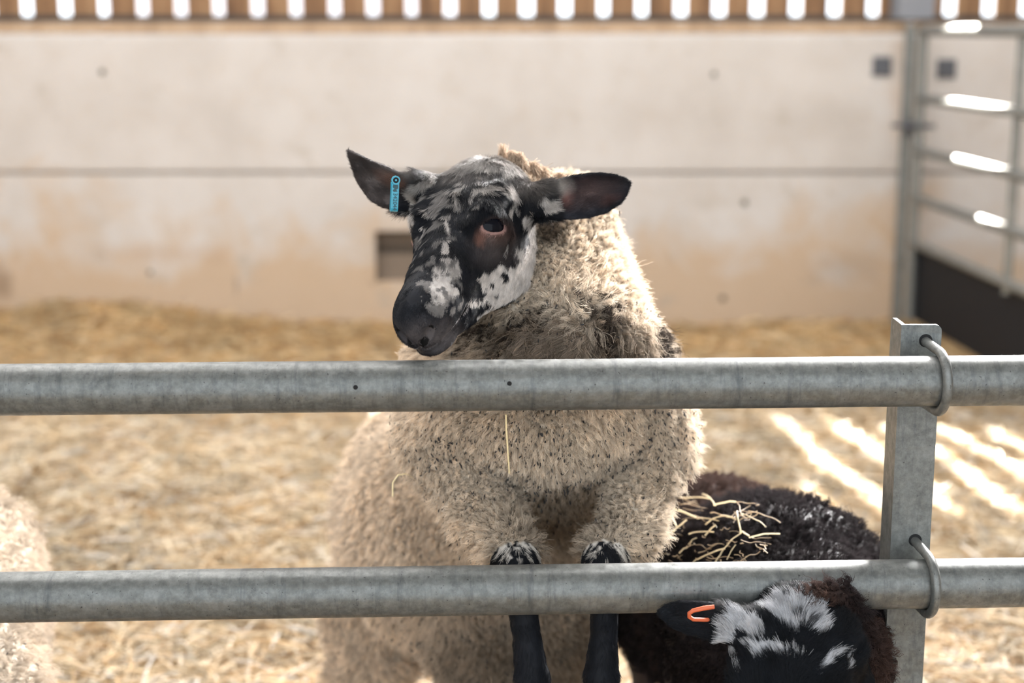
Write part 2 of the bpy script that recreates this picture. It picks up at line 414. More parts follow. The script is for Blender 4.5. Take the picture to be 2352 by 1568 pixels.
# ================================================================== SETTING
def hgt(x, y):
    p = np.stack([x, y, np.zeros_like(x)], -1)
    h = .020*vnoise(p, 2.3)+.016*vnoise(p, 6.1)
    h = h-.02+np.clip((y-6.1)/1.1, 0, 1)*(-.005+.05*vnoise(p, 1.3, 5))+.07*np.clip((y-6.6)/.6, 0, 1)*np.exp(-((x+1.9)/.55)**2)
    return h
gx, gy = np.meshgrid(np.linspace(-4.5, 4.5, 181), np.linspace(-2, 7.35, 188), indexing='ij')
V = np.stack([gx, gy, hgt(gx, gy)-.012], -1).reshape(-1, 3); ii = np.arange(180*187)
i0 = (ii//187)*188+ii % 187; F = np.stack([i0, i0+188, i0+189, i0+1], 1)
fl = mobj('floor', V, F, M['strawbase'], None, True); tag(fl, kind='structure')
# straw bedding
N = 150000
y = 2.25+(7.25-2.25)*rng.random(N)**.85; x = (rng.random(N)*2-1)*(.33*y+.85)
z = hgt(x, y)+rng.random(N)**2*.035
yaw = rng.random(N)*6.28; pit = rng.normal(0, .22, N); L = .05+.17*rng.random(N)**1.5
d = np.stack([np.cos(yaw)*np.cos(pit), np.sin(yaw)*np.cos(pit), np.sin(pit)], -1); side = np.stack([-np.sin(yaw), np.cos(yaw), 0*yaw], -1)
s = np.linspace(-1, 1, 4)[None, :, None]
pts = np.stack([x, y, z], -1)[:, None]+d[:, None]*s*L[:, None, None]*.5+side[:, None]*(s**2)*rng.normal(0, .012, (N, 1, 1))+np.array([0, 0, -1])*(s**2)*.010
pal = np.array([(.86, .69, .46), (.92, .80, .60), (.70, .49, .27), (.50, .32, .16), (.95, .89, .78), (.82, .67, .44)])
col = pal[rng.choice(6, N, p=[.28, .22, .2, .1, .1, .1])]*(.50+.72*rng.random((N, 1)))
tint = (1-.16*np.clip(vnoise(np.stack([x, y, 0*x], -1), 1.6), 0, 1))*(1.06-.30*np.clip(vnoise(np.stack([x*1.3, y, 0*x], -1), 9)+.1, 0, 1))
bed = curves('straw_bedding', pts, (.0014+.0018*rng.random((N, 1)))*np.ones((1, 4)), np.clip(col*.82*tint[:, None]*(1-np.clip((y-5.2)/1.2, 0, 1)[:, None]*np.array([.04, .16, .36])), 0, .95), M['straw'])  # deeper toward the back wall: the shade there is put into the straw colour
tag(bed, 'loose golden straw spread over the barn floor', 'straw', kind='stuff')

WY = 7.2   # face of the back wall
wall = empty('wall_back', (0, WY, 0)); tag(wall, kind='structure')
mb = MB(); hx0, hx1, hz0, hz1 = -.635, -.40, .185, .425
mb.box((-4.6, WY, -.1), (hx0, WY+.16, .688)); mb.box((hx1, WY, -.1), (4.6, WY+.16, .688))
mb.box((hx0, WY, -.1), (hx1, WY+.16, hz0)); mb.box((hx0, WY, hz1), (hx1, WY+.16, .688))
o = mb.build('concrete_panel', M['concrete'], wall)
mb = MB(); mb.box((-4.6, WY, .692), (4.6, WY+.16, 1.317), .02); mb.build('concrete_panel', M['concrete'], wall)
mb = MB(); mb.box((hx0-.002, WY+.06, hz0), (hx1, WY+.10, (hz0+hz1)/2+.005)); mb.box((hx0, WY+.085, (hz0+hz1)/2+.04), (hx1, WY+.12, hz1)); mb.box((hx0-.01, WY+.13, hz0-.01), (hx1+.01, WY+.155, hz1+.01))
o = mb.build('recess_board', simple('recess_wood', (.17, .13, .095), .8), wall); o['label'] = 'dull brown boards closing the square wall opening'
mb = MB(); mb.box((hx0-.03, WY-.006, hz0), (hx0, WY+.02, hz1+.01)); mb.build('recess_edge', M['concrete'], wall)
for (px, py, r) in ((235, 165, .014), (1640, 170, .012), (1710, 465, .015), (1660, 685, .014), (345, 625, .011)):
    q = P(px, py, WY); mb = MB(); mb.tube([(q[0], WY-.003, q[2]), (q[0], WY+.02, q[2])], r, 14)
    mb.build('tie_hole', simple('hole_shade', (.10, .085, .06), .9), wall)
for (px, py) in ((2025, 152), (2173, 158)):
    q = P(px, py, WY); mb = MB(); mb.box((q[0]-.042, WY-.014, q[2]-.043), (q[0]+.042, WY, q[2]+.043), .003)
    o = mb.build('cleat_plate', M['plate'], wall); o['label'] = 'square dark steel fixing plate on the concrete'
mb = MB(); mb.box((-4.6, WY+.10, 1.318), (4.6, WY+.183, 1.372), .003); mb.build('sill_board', M['sill'], wall)
mb = MB(); mb.box((-4.6, WY+.14, 1.373), (4.6, WY+.183, 1.402), .003); mb.build('bottom_rail', simple('dark_timber', (.045, .038, .035), .8), wall)
# Yorkshire boarding with gaps
gap0 = (2.0*0+ (1547-1176)/FPX)*(WY+.19)/cp*1.0
pitch_b = .1775; gapw = .054
xg = gap0-29*pitch_b
me = bpy.data.meshes.new('plank'); mb = MB(); mb.box((0, 0, 0), (pitch_b-gapw, .022, 1.0), .002)
for k in range(56):
    x0 = xg+k*pitch_b+gapw/2
    if x0 > 4.47: break
    if x0 < -4.6: continue
    px_here = 1176+FPX*(x0+pitch_b/2)/(7.39*cp)
    mb = MB(); mb.box((x0+random.uniform(-.004, .004), WY+.185, 1.36), (x0+pitch_b-gapw+random.uniform(-.004, .004), WY+.207, 2.12), .002)
    mb.build('plank', M['board'], wall)
mb = MB(); mb.box((-4.6, WY+.16, 2.1), (4.6, WY+.22, 3.7)); mb.build('upper_sheet', M['cladding'], wall)
# steel stanchion
q0 = P(2047, 20, WY+.1); q1 = P(2130, 20, WY+.1)
mb = MB(); mb.box((q0[0], WY-.03, 1.387), (q1[0], WY-.018, 3.5)); mb.box((q0[0], WY+.10, 1.387), (q1[0], WY+.112, 3.5)); mb.box(((q0[0]+q1[0])/2-.006, WY-.02, 1.387), ((q0[0]+q1[0])/2+.006, WY+.11, 3.5))
st = mb.build('steel_stanchion', M['steel_grey']); tag(st, 'grey steel stanchion standing on the back wall by the gate', 'column', kind='structure')
# side walls, roof, yard, neighbouring barn
for nm, x0, x1 in (('wall_left', -4.8, -4.6), ('wall_right', 4.6, 4.8)):
    mb = MB(); mb.box((x0, -2, -.1), (x1, WY+.2, 3.7)); tag(mb.build(nm, M['concrete']), kind='structure')
mb = MB(); mb.box((-4.8, -1, 3.7), (4.8, WY+.6, 3.76)); tag(mb.build('ceiling', M['cladding']), kind='structure')
mb = MB(); mb.box((-40, WY+.25, -.12), (40, 60, -.02)); tag(mb.build('yard_ground', M['yard']), kind='structure')
nb = empty('neighbouring_barn', (-1.5, 14, 0)); tag(nb, 'pale grey barn outside, seen only through gaps in the boarding', 'barn')
mb = MB(); mb.box((-3.05, 12, -.05), (-.55, 16, 5.2)); mb.build('sheet_wall', M['neighbour'], nb)
mb = MB(); mb.add([(-3.2, 11.8, 5.2), (-.45, 11.8, 5.2), (-.45, 14, 6.2), (-3.2, 14, 6.2), (-.45, 16.2, 5.2), (-3.2, 16.2, 5.2)], [(0, 1, 2, 3), (3, 2, 4, 5), (0, 3, 5), (1, 4, 2)]); mb.build('roof', M['cladding'], nb)

# ------------------------------------------------------------------ gate on the right
def gp(d): return 1.805+.057*(7.02-d)      # x of the gate line at distance d
gate = empty('metal_gate', (gp(7.0), 7.0, 0)); tag(gate, 'galvanised tubular gate with dark sheeted bottom, at right by the wall', 'gate')
for zz in (1.335, 1.04, .81, .60, .40):
    mb = MB(); mb.tube([(gp(d_), d_, zz) for d_ in (7.0, 6, 5, 4.0)], .021 if zz < 1.3 else .025, 14); mb.build('rail', M['galv_far'], gate, True)
mb = MB(); mb.tube([(gp(7.0)+.0, 7.0, .05), (gp(7.0), 7.0, 1.345)], .024, 12); mb.build('stile', M['galv_far'], gate, True)
mb = MB(); mb.tube([(gp(4.0), 4.0, .05), (gp(4.0), 4.0, 1.345)], .024, 12); mb.build('stile', M['galv_far'], gate, True)
mb = MB(); mb.tube([(gp(5.86), 5.84, .36), (gp(5.86)+.0, 5.84, 1.33)], .018, 12); mb.build('brace', M['galv_far'], gate, True)
mb = MB()
V = [(gp(7.0)+.02, 7.0, .05), (gp(4.0)+.02, 4.0, .05), (gp(4.0)+.02, 4.0, .39), (gp(7.0)+.02, 7.0, .39)]
mb.add(V+[(a+.006, b, c) for a, b, c in V], [(0, 1, 2, 3), (7, 6, 5, 4), (0, 4, 5, 1), (1, 5, 6, 2), (2, 6, 7, 3), (3, 7, 4, 0)])
mb.build('bottom_sheet', M['dark_sheet'], gate)
gpst = empty('gate_post', (gp(7.0)-.06, 7.08, 0)); tag(gpst, 'slim galvanised gate post fixed against the concrete wall', 'post')
mb = MB(); mb.box((gp(7.0)-.055, 7.06, 0), (gp(7.0)-.015, 7.12, 1.36), .004); mb.build('upright', M['galv_far'], gpst)
q = P(2090, 287, 7.0); mb = MB(); mb.tube([(q[0]-.085, 6.98, q[2]), (q[0]+.10, 6.96, q[2]-.004)], .011, 10)
mb.tube([(q[0], 7.02, q[2]+.02), (q[0], 7.02, q[2]-.05)], .018, 10); mb.build('latch', M['plate'], gate, True)

# ------------------------------------------------------------------ barrier in front
bar = empty('tubular_barrier', (.48, 1.82, 0)); tag(bar, 'galvanised tubular steel pen barrier clamped to an angle post', 'barrier')
def rail_pt(xx, zz): return (xx, 1.80+.0417*xx, zz)
RZ = [.936, .6815, .447, .22]
for zz in RZ:
    # own local axes, along x
    ln = 3.4; n_ = 2
    me = MB(); me.tube([(-1.8, 0, 0), (1.6, 0, 0)], .0302, 64)
    o = me.build('rail', M['galv'], None, True); o.parent = bar
    base = Vector(rail_pt(0, zz)); o.location = base-Vector(bar.location); o.rotation_euler = (0, 0, math.atan(.0417))
    o.rotation_euler[0] = zz*9
for (px, py) in ((818, 886), (1170, 881)):
    q = P(px, py, 1.77); mb = MB(); yy = rail_pt(q[0], 0)[1]
    dz = q[2]-RZ[0]; front = yy-math.sqrt(max(.0302**2-dz*dz, 0))
    mb.tube([(q[0], front-.0006, q[2]), (q[0], front+.004, q[2])], .0027, 14); mb.build('drilled_hole', M['hole'], bar)
def angle_post(px_c, nm='post'):
    fx0 = P(2078, 870, 1.842)[0]; fx1 = P(2172, 870, 1.842)[0]
    if px_c: fx0 -= 2.2; fx1 -= 2.2
    yb = 1.838+.0417*fx0+.012; zt = .995
    bm = bmesh.new()
    t = .0055
    def prism(outline, y0, y1, axis):
        a = [bm.verts.new(f(o_, y0)) for o_ in outline]; b = [bm.verts.new(f(o_, y1)) for o_ in outline]
        bm.faces.new(a); bm.faces.new(b[::-1])
        for i in range(len(a)): bm.faces.new((a[i], b[i], b[(i+1) % len(a)], a[(i+1) % len(a)]))
    f = lambda o_, y_: (o_[0], y_, o_[1])
    r = .008; arc = [(fx1-r+r*math.sin(t_), zt-r+r*math.cos(t_)) for t_ in np.linspace(0, math.pi/2, 6)]
    prism([(fx0, -.02), (fx0, zt)]+arc+[(fx1, -.02)], yb, yb+t, 0)
    f = lambda o_, x_: (x_, o_[0], o_[1])
    arc = [(yb+.055-r+r*math.sin(t_), zt-r+r*math.cos(t_)) for t_ in np.linspace(0, math.pi/2, 6)]
    prism([(yb+.0012, -.02), (yb+.0012, zt)]+arc+[(yb+.055, -.02)], fx0+.0004, fx0+t, 0)
    bmesh.ops.recalc_face_normals(bm, faces=bm.faces)
    bm.verts.index_update(); VV = [v.co[:] for v in bm.verts]; FF = [[v.index for v in f_.verts] for f_ in bm.faces]; bm.free()
    o = mobj(nm, VV, FF, M['galv_post'], bar); return fx0, fx1, yb
fx0, fx1, yb = angle_post(0)
angle_post(1)
for xo in (0, -2.2):
    for zz in RZ:
        xc = fx1-.016+xo; yc = rail_pt(xc, zz)[1]; R_ = .0302+.0062
        pts = []
        for a in np.linspace(0, math.pi, 22):        # over the front of the rail
            pts.append((xc+.003*math.sin(a), yc-R_*math.sin(a), zz+R_*math.cos(a)))
        pts = [(xc-.004, yb+xo*.0417+.03, zz+R_+.003), (xc-.003, yb+xo*.0417-.004, zz+R_+.002)]+pts+[(xc-.003, yb+xo*.0417-.004, zz-R_-.001), (xc-.004, yb+xo*.0417+.03, zz-R_-.002)]
        mb = MB(); mb.tube(pts, .0058, 16); mb.build('u_bolt', M['galv_post'], bar, True)
        if zz in RZ[:3]:
            mb = MB(); mb.tube([(xc-.003, yb+xo*.0417-.0006, zz+R_+.003), (xc-.003, yb+xo*.0417+.002, zz+R_+.003)], .0082, 20); mb.build('bolt_hole', M['hole'], bar)

# ================================================================== ANIMALS
def frame(A, S):
    A = nrm(A); S = np.asarray(S, float); S = nrm(S-A*(S@A)); T = np.cross(A, S)
    if T@UPV < 0 and False: T = -T
    return A, S, T
def build_head(O, A, S, T, ears, h=.002, wide=1.0, k_=1.0, eyedir=None):
    """O = poll; A nose direction, S to the animal's left, T dorsal. Returns field and key points."""
    R = np.stack([A, S, T])
    Hh = lambda a, s_, t: O+(A*a+S*s_*wide+T*t)*k_
    corners = [Hh(a, s_, t) for a in (-.45, .33) for s_ in (-.12, .12) for t in (-.17, .05)]
    for e in ears: corners += [e['base']-.03, e['base']+.03, e['tip']-.035, e['tip']+.035]
    corners = np.array(corners); f = Field(corners.min(0)-.01, corners.max(0)+.01, h)
    E = lambda c, r, k=.02, sub=False: f.ell(Hh(*c), np.array(r)*k_, R, k, sub)
    C = lambda a, b, ra, rb, k=.02, sub=False: f.cone(Hh(*a), Hh(*b), ra*k_, rb*k_, k, sub)
    E((.045, 0, -.065), (.076, .064*wide, .056))                      # cranium
    E((.00, 0, -.064), (.058, .058, .058), .03)
    C((.07, 0, -.042), (.240, 0, -.038), .041, .0255, .025)           # nasal bridge
    C((.10, .022, -.058), (.225, .012, -.052), .032, .026, .02); C((.10, -.022, -.058), (.225, -.012, -.052), .032, .026, .02)
    for s_ in (-1, 1):
        E((.078, .032*s_, -.108), (.062, .024, .046), .03)             # cheek
        E((.050, .026*s_, -.125), (.040, .020, .036), .03)             # angle of the jaw
        C((.075, .018*s_, -.130), (.215, .014*s_, -.084), .026, .020, .025)   # jaw
        C((.050, .044*s_, -.026), (.088, .045*s_, -.016), .016, .012, .02)   # brow ridge
        E((.258, .0125*s_, -.046), (.026, .018, .022), .012)           # nostril wing
    E((.245, 0, -.052), (.038, .036, .034), .015)                      # muzzle
    E((.270, 0, -.062), (.017, .022, .019), .012)
    E((.241, 0, -.087), (.036, .027, .015), .006)                      # lower lip and chin
    def on(o_, d_):
        o_ = Hh(*o_); d_ = nrm(A*d_[0]+S*d_[1]+T*d_[2]); q = o_+d_*np.linspace(0, .09, 180)[:, None]; v_ = f.at(q); k = np.argmax(v_ > 0); return q[k]
    dark = []; lips = []
    for s_ in (-1, 1):
        mp = [on((.235, 0, -.074), d_) for d_ in ((1, .02*s_, -.02), (.9, .45*s_, -.02), (.5, .8*s_, -.02), (0, 1*s_, .0), (-.5, .9*s_, .08))]
        f.chain(mp, [.0034, .0034, .0033, .0031, .0020], .003, True)    # mouth line
        npt = [on((.240, .004*s_, -.052), d_) for d_ in ((1, .06*s_, -.26), (1, .12*s_, -.16), (1, .19*s_, -.08), (1, .27*s_, .0), (1, .35*s_, .08), (1, .43*s_, .16), (.95, .50*s_, .24))]
        f.chain(npt, [.0022, .0030, .0042, .0052, .0056, .0048, .0030], .003, True)          # nostrils
        dark += [npt[i]*(1-t_)+npt[i+1]*t_ for i in range(6) for t_ in (0, .5)]; lips.append(mp)
    f.chain([on((.24, 0, -.055), d_) for d_ in ((1, 0, -.45), (1, 0, -.25), (1, 0, -.05))], [.0022, .0020, .0015], .003, True)
    eyes = []
    for s_ in (-1, 1):
        c = Hh(.101, .0425*s_, -.036); out = nrm(A*.30+S*s_*.86+T*.36); fw = nrm(A-out*(A@out)); up = np.cross(out, fw)
        if up@T < 0: up = -up
        if eyedir is not None and s_ > 0: fw = nrm(eyedir-out*(eyedir@out)); up = np.cross(out, fw); up = -up if up@T < 0 else up
        f.ell(c+out*.004, (.032, .025, .0145), np.stack([fw, up, out]), .014)
        Re = np.stack([fw, up, out])
        f.ell(c+out*.022, (.0180, .0102, .020), Re, .002, True)
        ring = []
        for k in range(25):
            t_ = 2*math.pi*k/24; ring.append(c+out*(.0175-.0050*abs(math.cos(t_)))+Re[0]*.0186*math.cos(t_)+Re[1]*.0106*math.sin(t_))
        f.chain(ring, [.0026]*25, .002)
        eyes.append((c+out*.0015, out, Re))
    for e in ears:
        b, t = e['base'], e['tip']; L = np.linalg.norm(t-b); u = (t-b)/L
        nn = nrm(e['n']-u*(e['n']@u)); v = np.cross(nn, u)
        if v@UPV < 0: v = -v
        sl, Pt = f._sl(np.minimum(b, t)-.05, np.maximum(b, t)+.05, .0)
        q = Pt-b; U = (q@u)/L; Vv = q@v; W = q@nn
        Vv = Vv-e.get('bend', 0)*np.clip(U, 0, 1)**2*L-e.get('sag', 0)*np.sin(np.clip(U, 0, 1)*math.pi)
        prof = np.interp(U, e['pu'], e['pw']); 
        lo_, hi_ = -prof*e['wl'], prof*e['wu']
        mid = (lo_+hi_)/2; hw = np.maximum((hi_-lo_)/2, .0005)
        x = (Vv-mid)/hw
        cup = e['cup']*np.clip(x, -1.3, 1.3)**2*np.clip(hw/.026, 0, 1.2)-e['cup']*.5
        th = .0030+.009*np.clip(.25-U, 0, .25)/.25
        dn = np.abs(W-cup)*.85-th; dv = (np.abs(Vv-mid)-hw)*.8; du = np.maximum(-U*L, (U-1)*L)
        d_ = np.maximum(np.maximum(dv, du), 0); dd = np.sqrt(np.maximum(dn+.002, 0)**2+np.maximum(np.maximum(dv, du)+.002, 0)**2)-.002+np.minimum(np.maximum(dn+.002, np.maximum(dv, du)+.002), 0)
        f.union(sl, dd.astype(np.float32), .010)
        f.cone(b-u*.03, b+u*.012, e.get('br', .024), .015, .02)
        e.update(u=u, v=v, nn=nn, L=L)
    return f, Hh, eyes, np.array(dark), lips
def fur(name, parent, V, F, VN, N, colfn, dirfn, mask, length, rad=.00017, lift=.42, K=4, wfn=None, m=None):
    p, n = sample(V, F, VN, N, wfn); ok = mask(p); p, n = p[ok], n[ok]; N = len(p)
    d = dirfn(p); d = d-n*(d*n).sum(-1, keepdims=True); d = nrm(nrm(d)+vnoise3(p, 60)*.45+rng.normal(0, .12, p.shape)); d = nrm(d-n*(d*n).sum(-1, keepdims=True))
    L = (length(p) if callable(length) else length)*(.6+.7*rng.random(N)); s = np.linspace(0, 1, K)[None, :, None]
    lf = lift*(.7+.6*rng.random((N, 1, 1)))
    pos = p[:, None]-n[:, None]*.0008+(d[:, None]*s+n[:, None]*(lf*s*(1-.45*s)))*L[:, None, None]+vnoise3(p, 90)[:, None]*L[:, None, None]*.22*s**2
    R = rad*(1-.75*s[..., 0])*(.8+.4*rng.random((N, 1)))
    col = colfn(p)[:, None]*(.8+.4*rng.random((N, 1, 1)))*(.85+.3*s)
    return curves(name, pos, R, col, m or M['fur'], parent)
def eyeball(parent, eye, nm='eye', r=.0190):
    c, out, Re = eye; bm = bmesh.new(); bmesh.ops.create_uvsphere(bm, u_segments=48, v_segments=32, radius=r)
    bm.verts.index_update(); VV = np.array([v.co[:] for v in bm.verts]); FF = [[v.index for v in f.verts] for f in bm.faces]; bm.free()
    VV[:, 0] *= 1.2; VV = VV@np.stack([Re[0], Re[1], out])+c
    return mobj(nm, VV, FF, M['eye'], parent, True)

# ---------------------------------------------------------------- main sheep
O1 = P(1079, 373, 2.010)
A1, S1, T1 = frame(camv(-.272, -.66, .70), camv(.8983, .0621, .4363))
T1 = np.cross(A1, S1); T1 = T1 if T1@UPV > 0 else -T1
pu = [-.3, 0, .12, .3, .5, .7, .85, .95, 1.0]
ears1 = [dict(base=P(972, 432, 2.03), tip=P(806, 342, 2.00), n=camv(-.15, -.35, .92), wl=.043, wu=.0125, pu=pu, pw=[.7, .72, .88, 1, .92, .66, .38, .17, .03], cup=.012, bend=-.05, sag=-.006, br=.029),
         dict(base=P(1236, 458, 2.00), tip=P(1445, 424, 1.985), n=camv(.10, -.20, .97), wl=.033, wu=.024, pu=pu, pw=[.55, .58, .75, .95, 1.0, .93, .70, .42, .08], cup=.011, bend=.0, sag=.0)]
hf1, H1, eyes1, nost1, lips1 = build_head(O1, A1, S1, T1, ears1, k_=.985, eyedir=camv(-.95, -.12, .25))
HV, HF = hf1.mesh(); HV = relax(HV, HF, 1); HN = vnormals(HV, HF)
for nm, q in (('eye', eyes1[1][0]+eyes1[1][1]*.014), ('muzzle_tip', H1(.288, 0, -.06)), ('nostril', H1(.280, .017, -.042)), ('chin', H1(.262, 0, -.096)), ('jaw_angle', H1(.05, .04, -.14)), ('far_eye', eyes1[0][0]+eyes1[0][1]*.014), ('mouth_corner', H1(.220, .034, -.067))):
    print('LM', nm, [round(float(a)) for a in proj(q)], 'Y', round(float(q[1]), 3))

sheep = empty('sheep', (0, 2.1, 0))
tag(sheep, 'cream fleeced sheep with black and white face, standing up against the barrier', 'sheep')
LEGL = [P(1050, 1010, 2.06), P(1118, 1180, 1.985), P(1180, 1275, 1.905), P(1186, 1300, 1.885), P(1206, 1430, 1.868), P(1222, 1555, 1.862)]
LEGL += [LEGL[-1]+np.array([.002, -.012, -.03]), LEGL[-1]+np.array([.002, -.032, -.050])]
RL = [.076, .040, .030, .0265, .0165, .0215, .018, .021]
LEGR = [P(1480, 1030, 2.05), P(1455, 1180, 1.975), P(1393, 1275, 1.905), P(1390, 1300, 1.885), P(1388, 1430, 1.868), P(1382, 1555, 1.862)]
LEGR += [LEGR[-1]+np.array([.0, -.012, -.03]), LEGR[-1]+np.array([.0, -.032, -.050])]
RR = [.058, .038, .028, .0255, .0160, .0215, .018, .021]
bf = Field((-.42, 1.72, -.02), (.36, 2.98, 1.30), .0048)
bf.ell(P(1262, 925, 2.07), (.145, .155, .095), k=.03)
bf.ell(P(1265, 800, 2.075), (.125, .15, .13), k=.05)
bf.cone(P(1240, 480, 2.13), P(1262, 620, 2.115), .046, .075, .05)
bf.cone(P(1262, 620, 2.115), P(1300, 820, 2.08), .078, .126, .05)
bf.ell(P(1338, 560, 2.15), (.038, .05, .08), k=.05)
bf.ell(P(1035, 925, 2.08), (.066, .08, .115), k=.04)
bf.ell(P(1475, 965, 2.08), (.058, .08, .085), k=.04)
bf.cone(P(1250, 975, 2.17), P(1085, 1225, 2.50), .150, .19, .05)
bf.ell(P(1048, 1190, 2.50), (.198, .26, .20), k=.05)
bf.ell(P(1175, 1390, 2.40), (.150, .18, .15), k=.04)
for hx, hx2, dy in ((880, 855, 0), (1230, 1250, .04)):
    bf.chain([P(hx, 1380, 2.56+dy), P(hx2, 1560, 2.58+dy), P(hx2, 1560, 2.58+dy)*np.array([1, 0, 0])+np.array([0, 2.74+dy, .27]), P(hx2, 1560, 2.58+dy)*np.array([1, 0, 0])+np.array([0, 2.70+dy, .05])], [.105, .070, .032, .026], .03)
for L_, R_ in ((LEGL, RL), (LEGR, RR)):
    bf.chain(L_[:4], R_[:4], .018); bf.chain(L_[3:], R_[3:], .006)
for L_ in (LEGL, LEGR):
    for sx in (-.010, .010): bf.ell(L_[-1]+np.array([sx, -.008, -.006]), (.0125, .026, .018), k=.004)
wool_m = lambda p: np.minimum.reduce([np.linalg.norm(p-(a+np.clip(((p-a)@(b-a))/((b-a)@(b-a)), 0, 1)[:, None]*(b-a)), axis=1) for L_ in (LEGL, LEGR) for a, b in zip(L_[3:-1], L_[4:])])
def lump(p):
    k = np.where(wool_m(p) < .05, 0, 1)
    return k*(.008*vnoise(p, 11)+.006*vnoise(p, 26)+.0045*vnoise(p, 52))
bf.noise(lump)
BV, BF = bf.mesh(); BN = vnormals(BV, BF)
FLEECE = np.array([.76, .645, .51])
def woolcol(p):
    x, y_ = proj(p); n1 = vnoise(p, 9); n2 = vnoise(p, 34); n3 = vnoise(p, 4, 9)
    c = FLEECE[None]*(1+.12*n1+.10*n2)[:, None]
    c = c*(1+.06*n3)[:, None]
    # grubby neck and brisket wool; the belly term is painted shade
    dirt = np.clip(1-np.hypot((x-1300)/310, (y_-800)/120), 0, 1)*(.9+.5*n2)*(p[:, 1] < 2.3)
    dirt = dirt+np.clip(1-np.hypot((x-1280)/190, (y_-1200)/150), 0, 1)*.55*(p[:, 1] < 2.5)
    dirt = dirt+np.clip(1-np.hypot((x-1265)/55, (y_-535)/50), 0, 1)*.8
    dirt = dirt+np.clip((y_-1330)/170, 0, 1)*np.clip((x-930)/100, 0, 1)*.42*(p[:, 1] < 2.5)  # shadow on the lower belly, painted into the wool colour
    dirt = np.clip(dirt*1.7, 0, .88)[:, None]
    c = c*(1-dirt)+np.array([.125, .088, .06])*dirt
    pale = np.clip((x-1400-(y_-500)*.27)/120, 0, 1)*(y_ < 1300)*(p[:, 1] < 2.3)  # rim light along the right edge, painted into the wool colour
    pale = pale[:, None]*.3
    return np.clip(c*(1-pale)+np.array([.80, .72, .63])*pale, .01, .9)
def bodycol(p):
    c = woolcol(p); lg = wool_m(p) < .034; x, y_ = proj(p)
    lc = np.array([.0055, .0065, .009])*(1+.5*vnoise(p, 40))[:, None]
    wh = ((vnoise(p*np.array([1, 1, .25]), 230) > .05+np.clip((y_-1255)/40, 0, 1)*.5) & (y_ < 1290))[:, None]
    lc = np.where(wh, np.array([.5, .46, .41]), lc); return np.where(lg[:, None], lc, c)
allV = np.concatenate([BV, HV]); allF = np.concatenate([BF, HF+len(BV)])

W_POLY = [[(996,602),(1018,588),(1046,588),(1058,619),(1046,641),(1035,650),(1052,666),(1051,683),(1035,678),(1024,697),(993,689),(990,661),(993,641)],
 [(1111,621),(1091,633),(1112,638),(1107,666),(1119,672),(1111,686),(1083,683),(1072,697),(1089,700),(1111,689),(1131,692),(1136,697),(1100,724),(1120,722),(1173,690),(1215,675),(1240,640),(1248,600),(1262,555),(1270,505),(1250,505),(1223,540),(1198,582),(1178,605),(1147,605)]]
W_SEG = [((1030,548),(1018,574),5), ((1080,447),(1103,433),5), ((1103,433),(1131,427),5), ((1131,427),(1162,432),5), ((1170,425),(1182,446),6), ((1182,446),(1178,478),7),
 ((948,512),(950,455),8), ((950,455),(966,428),9), ((966,428),(1006,398),9), ((984,478),(994,490),5), ((1166,562),(1164,580),3), ((1050,374),(1240,388),13), ((1060,358),(1170,362),12), ((1010,398),(1070,385),5),
 ((1240,450),(1262,475),8), ((1066,420),(1050,440),5), ((1040,440),(1056,470),4), ((1024,500),(1030,530),3), ((978,520),(975,545),2), ((1215,490),(1225,545),9), ((1195,560),(1206,590),7)]
D_SPOT = [(1135,645,6), (1163,627,9), (1142,669,5), (1118,655,3)]
def y0_(a): return a[1]
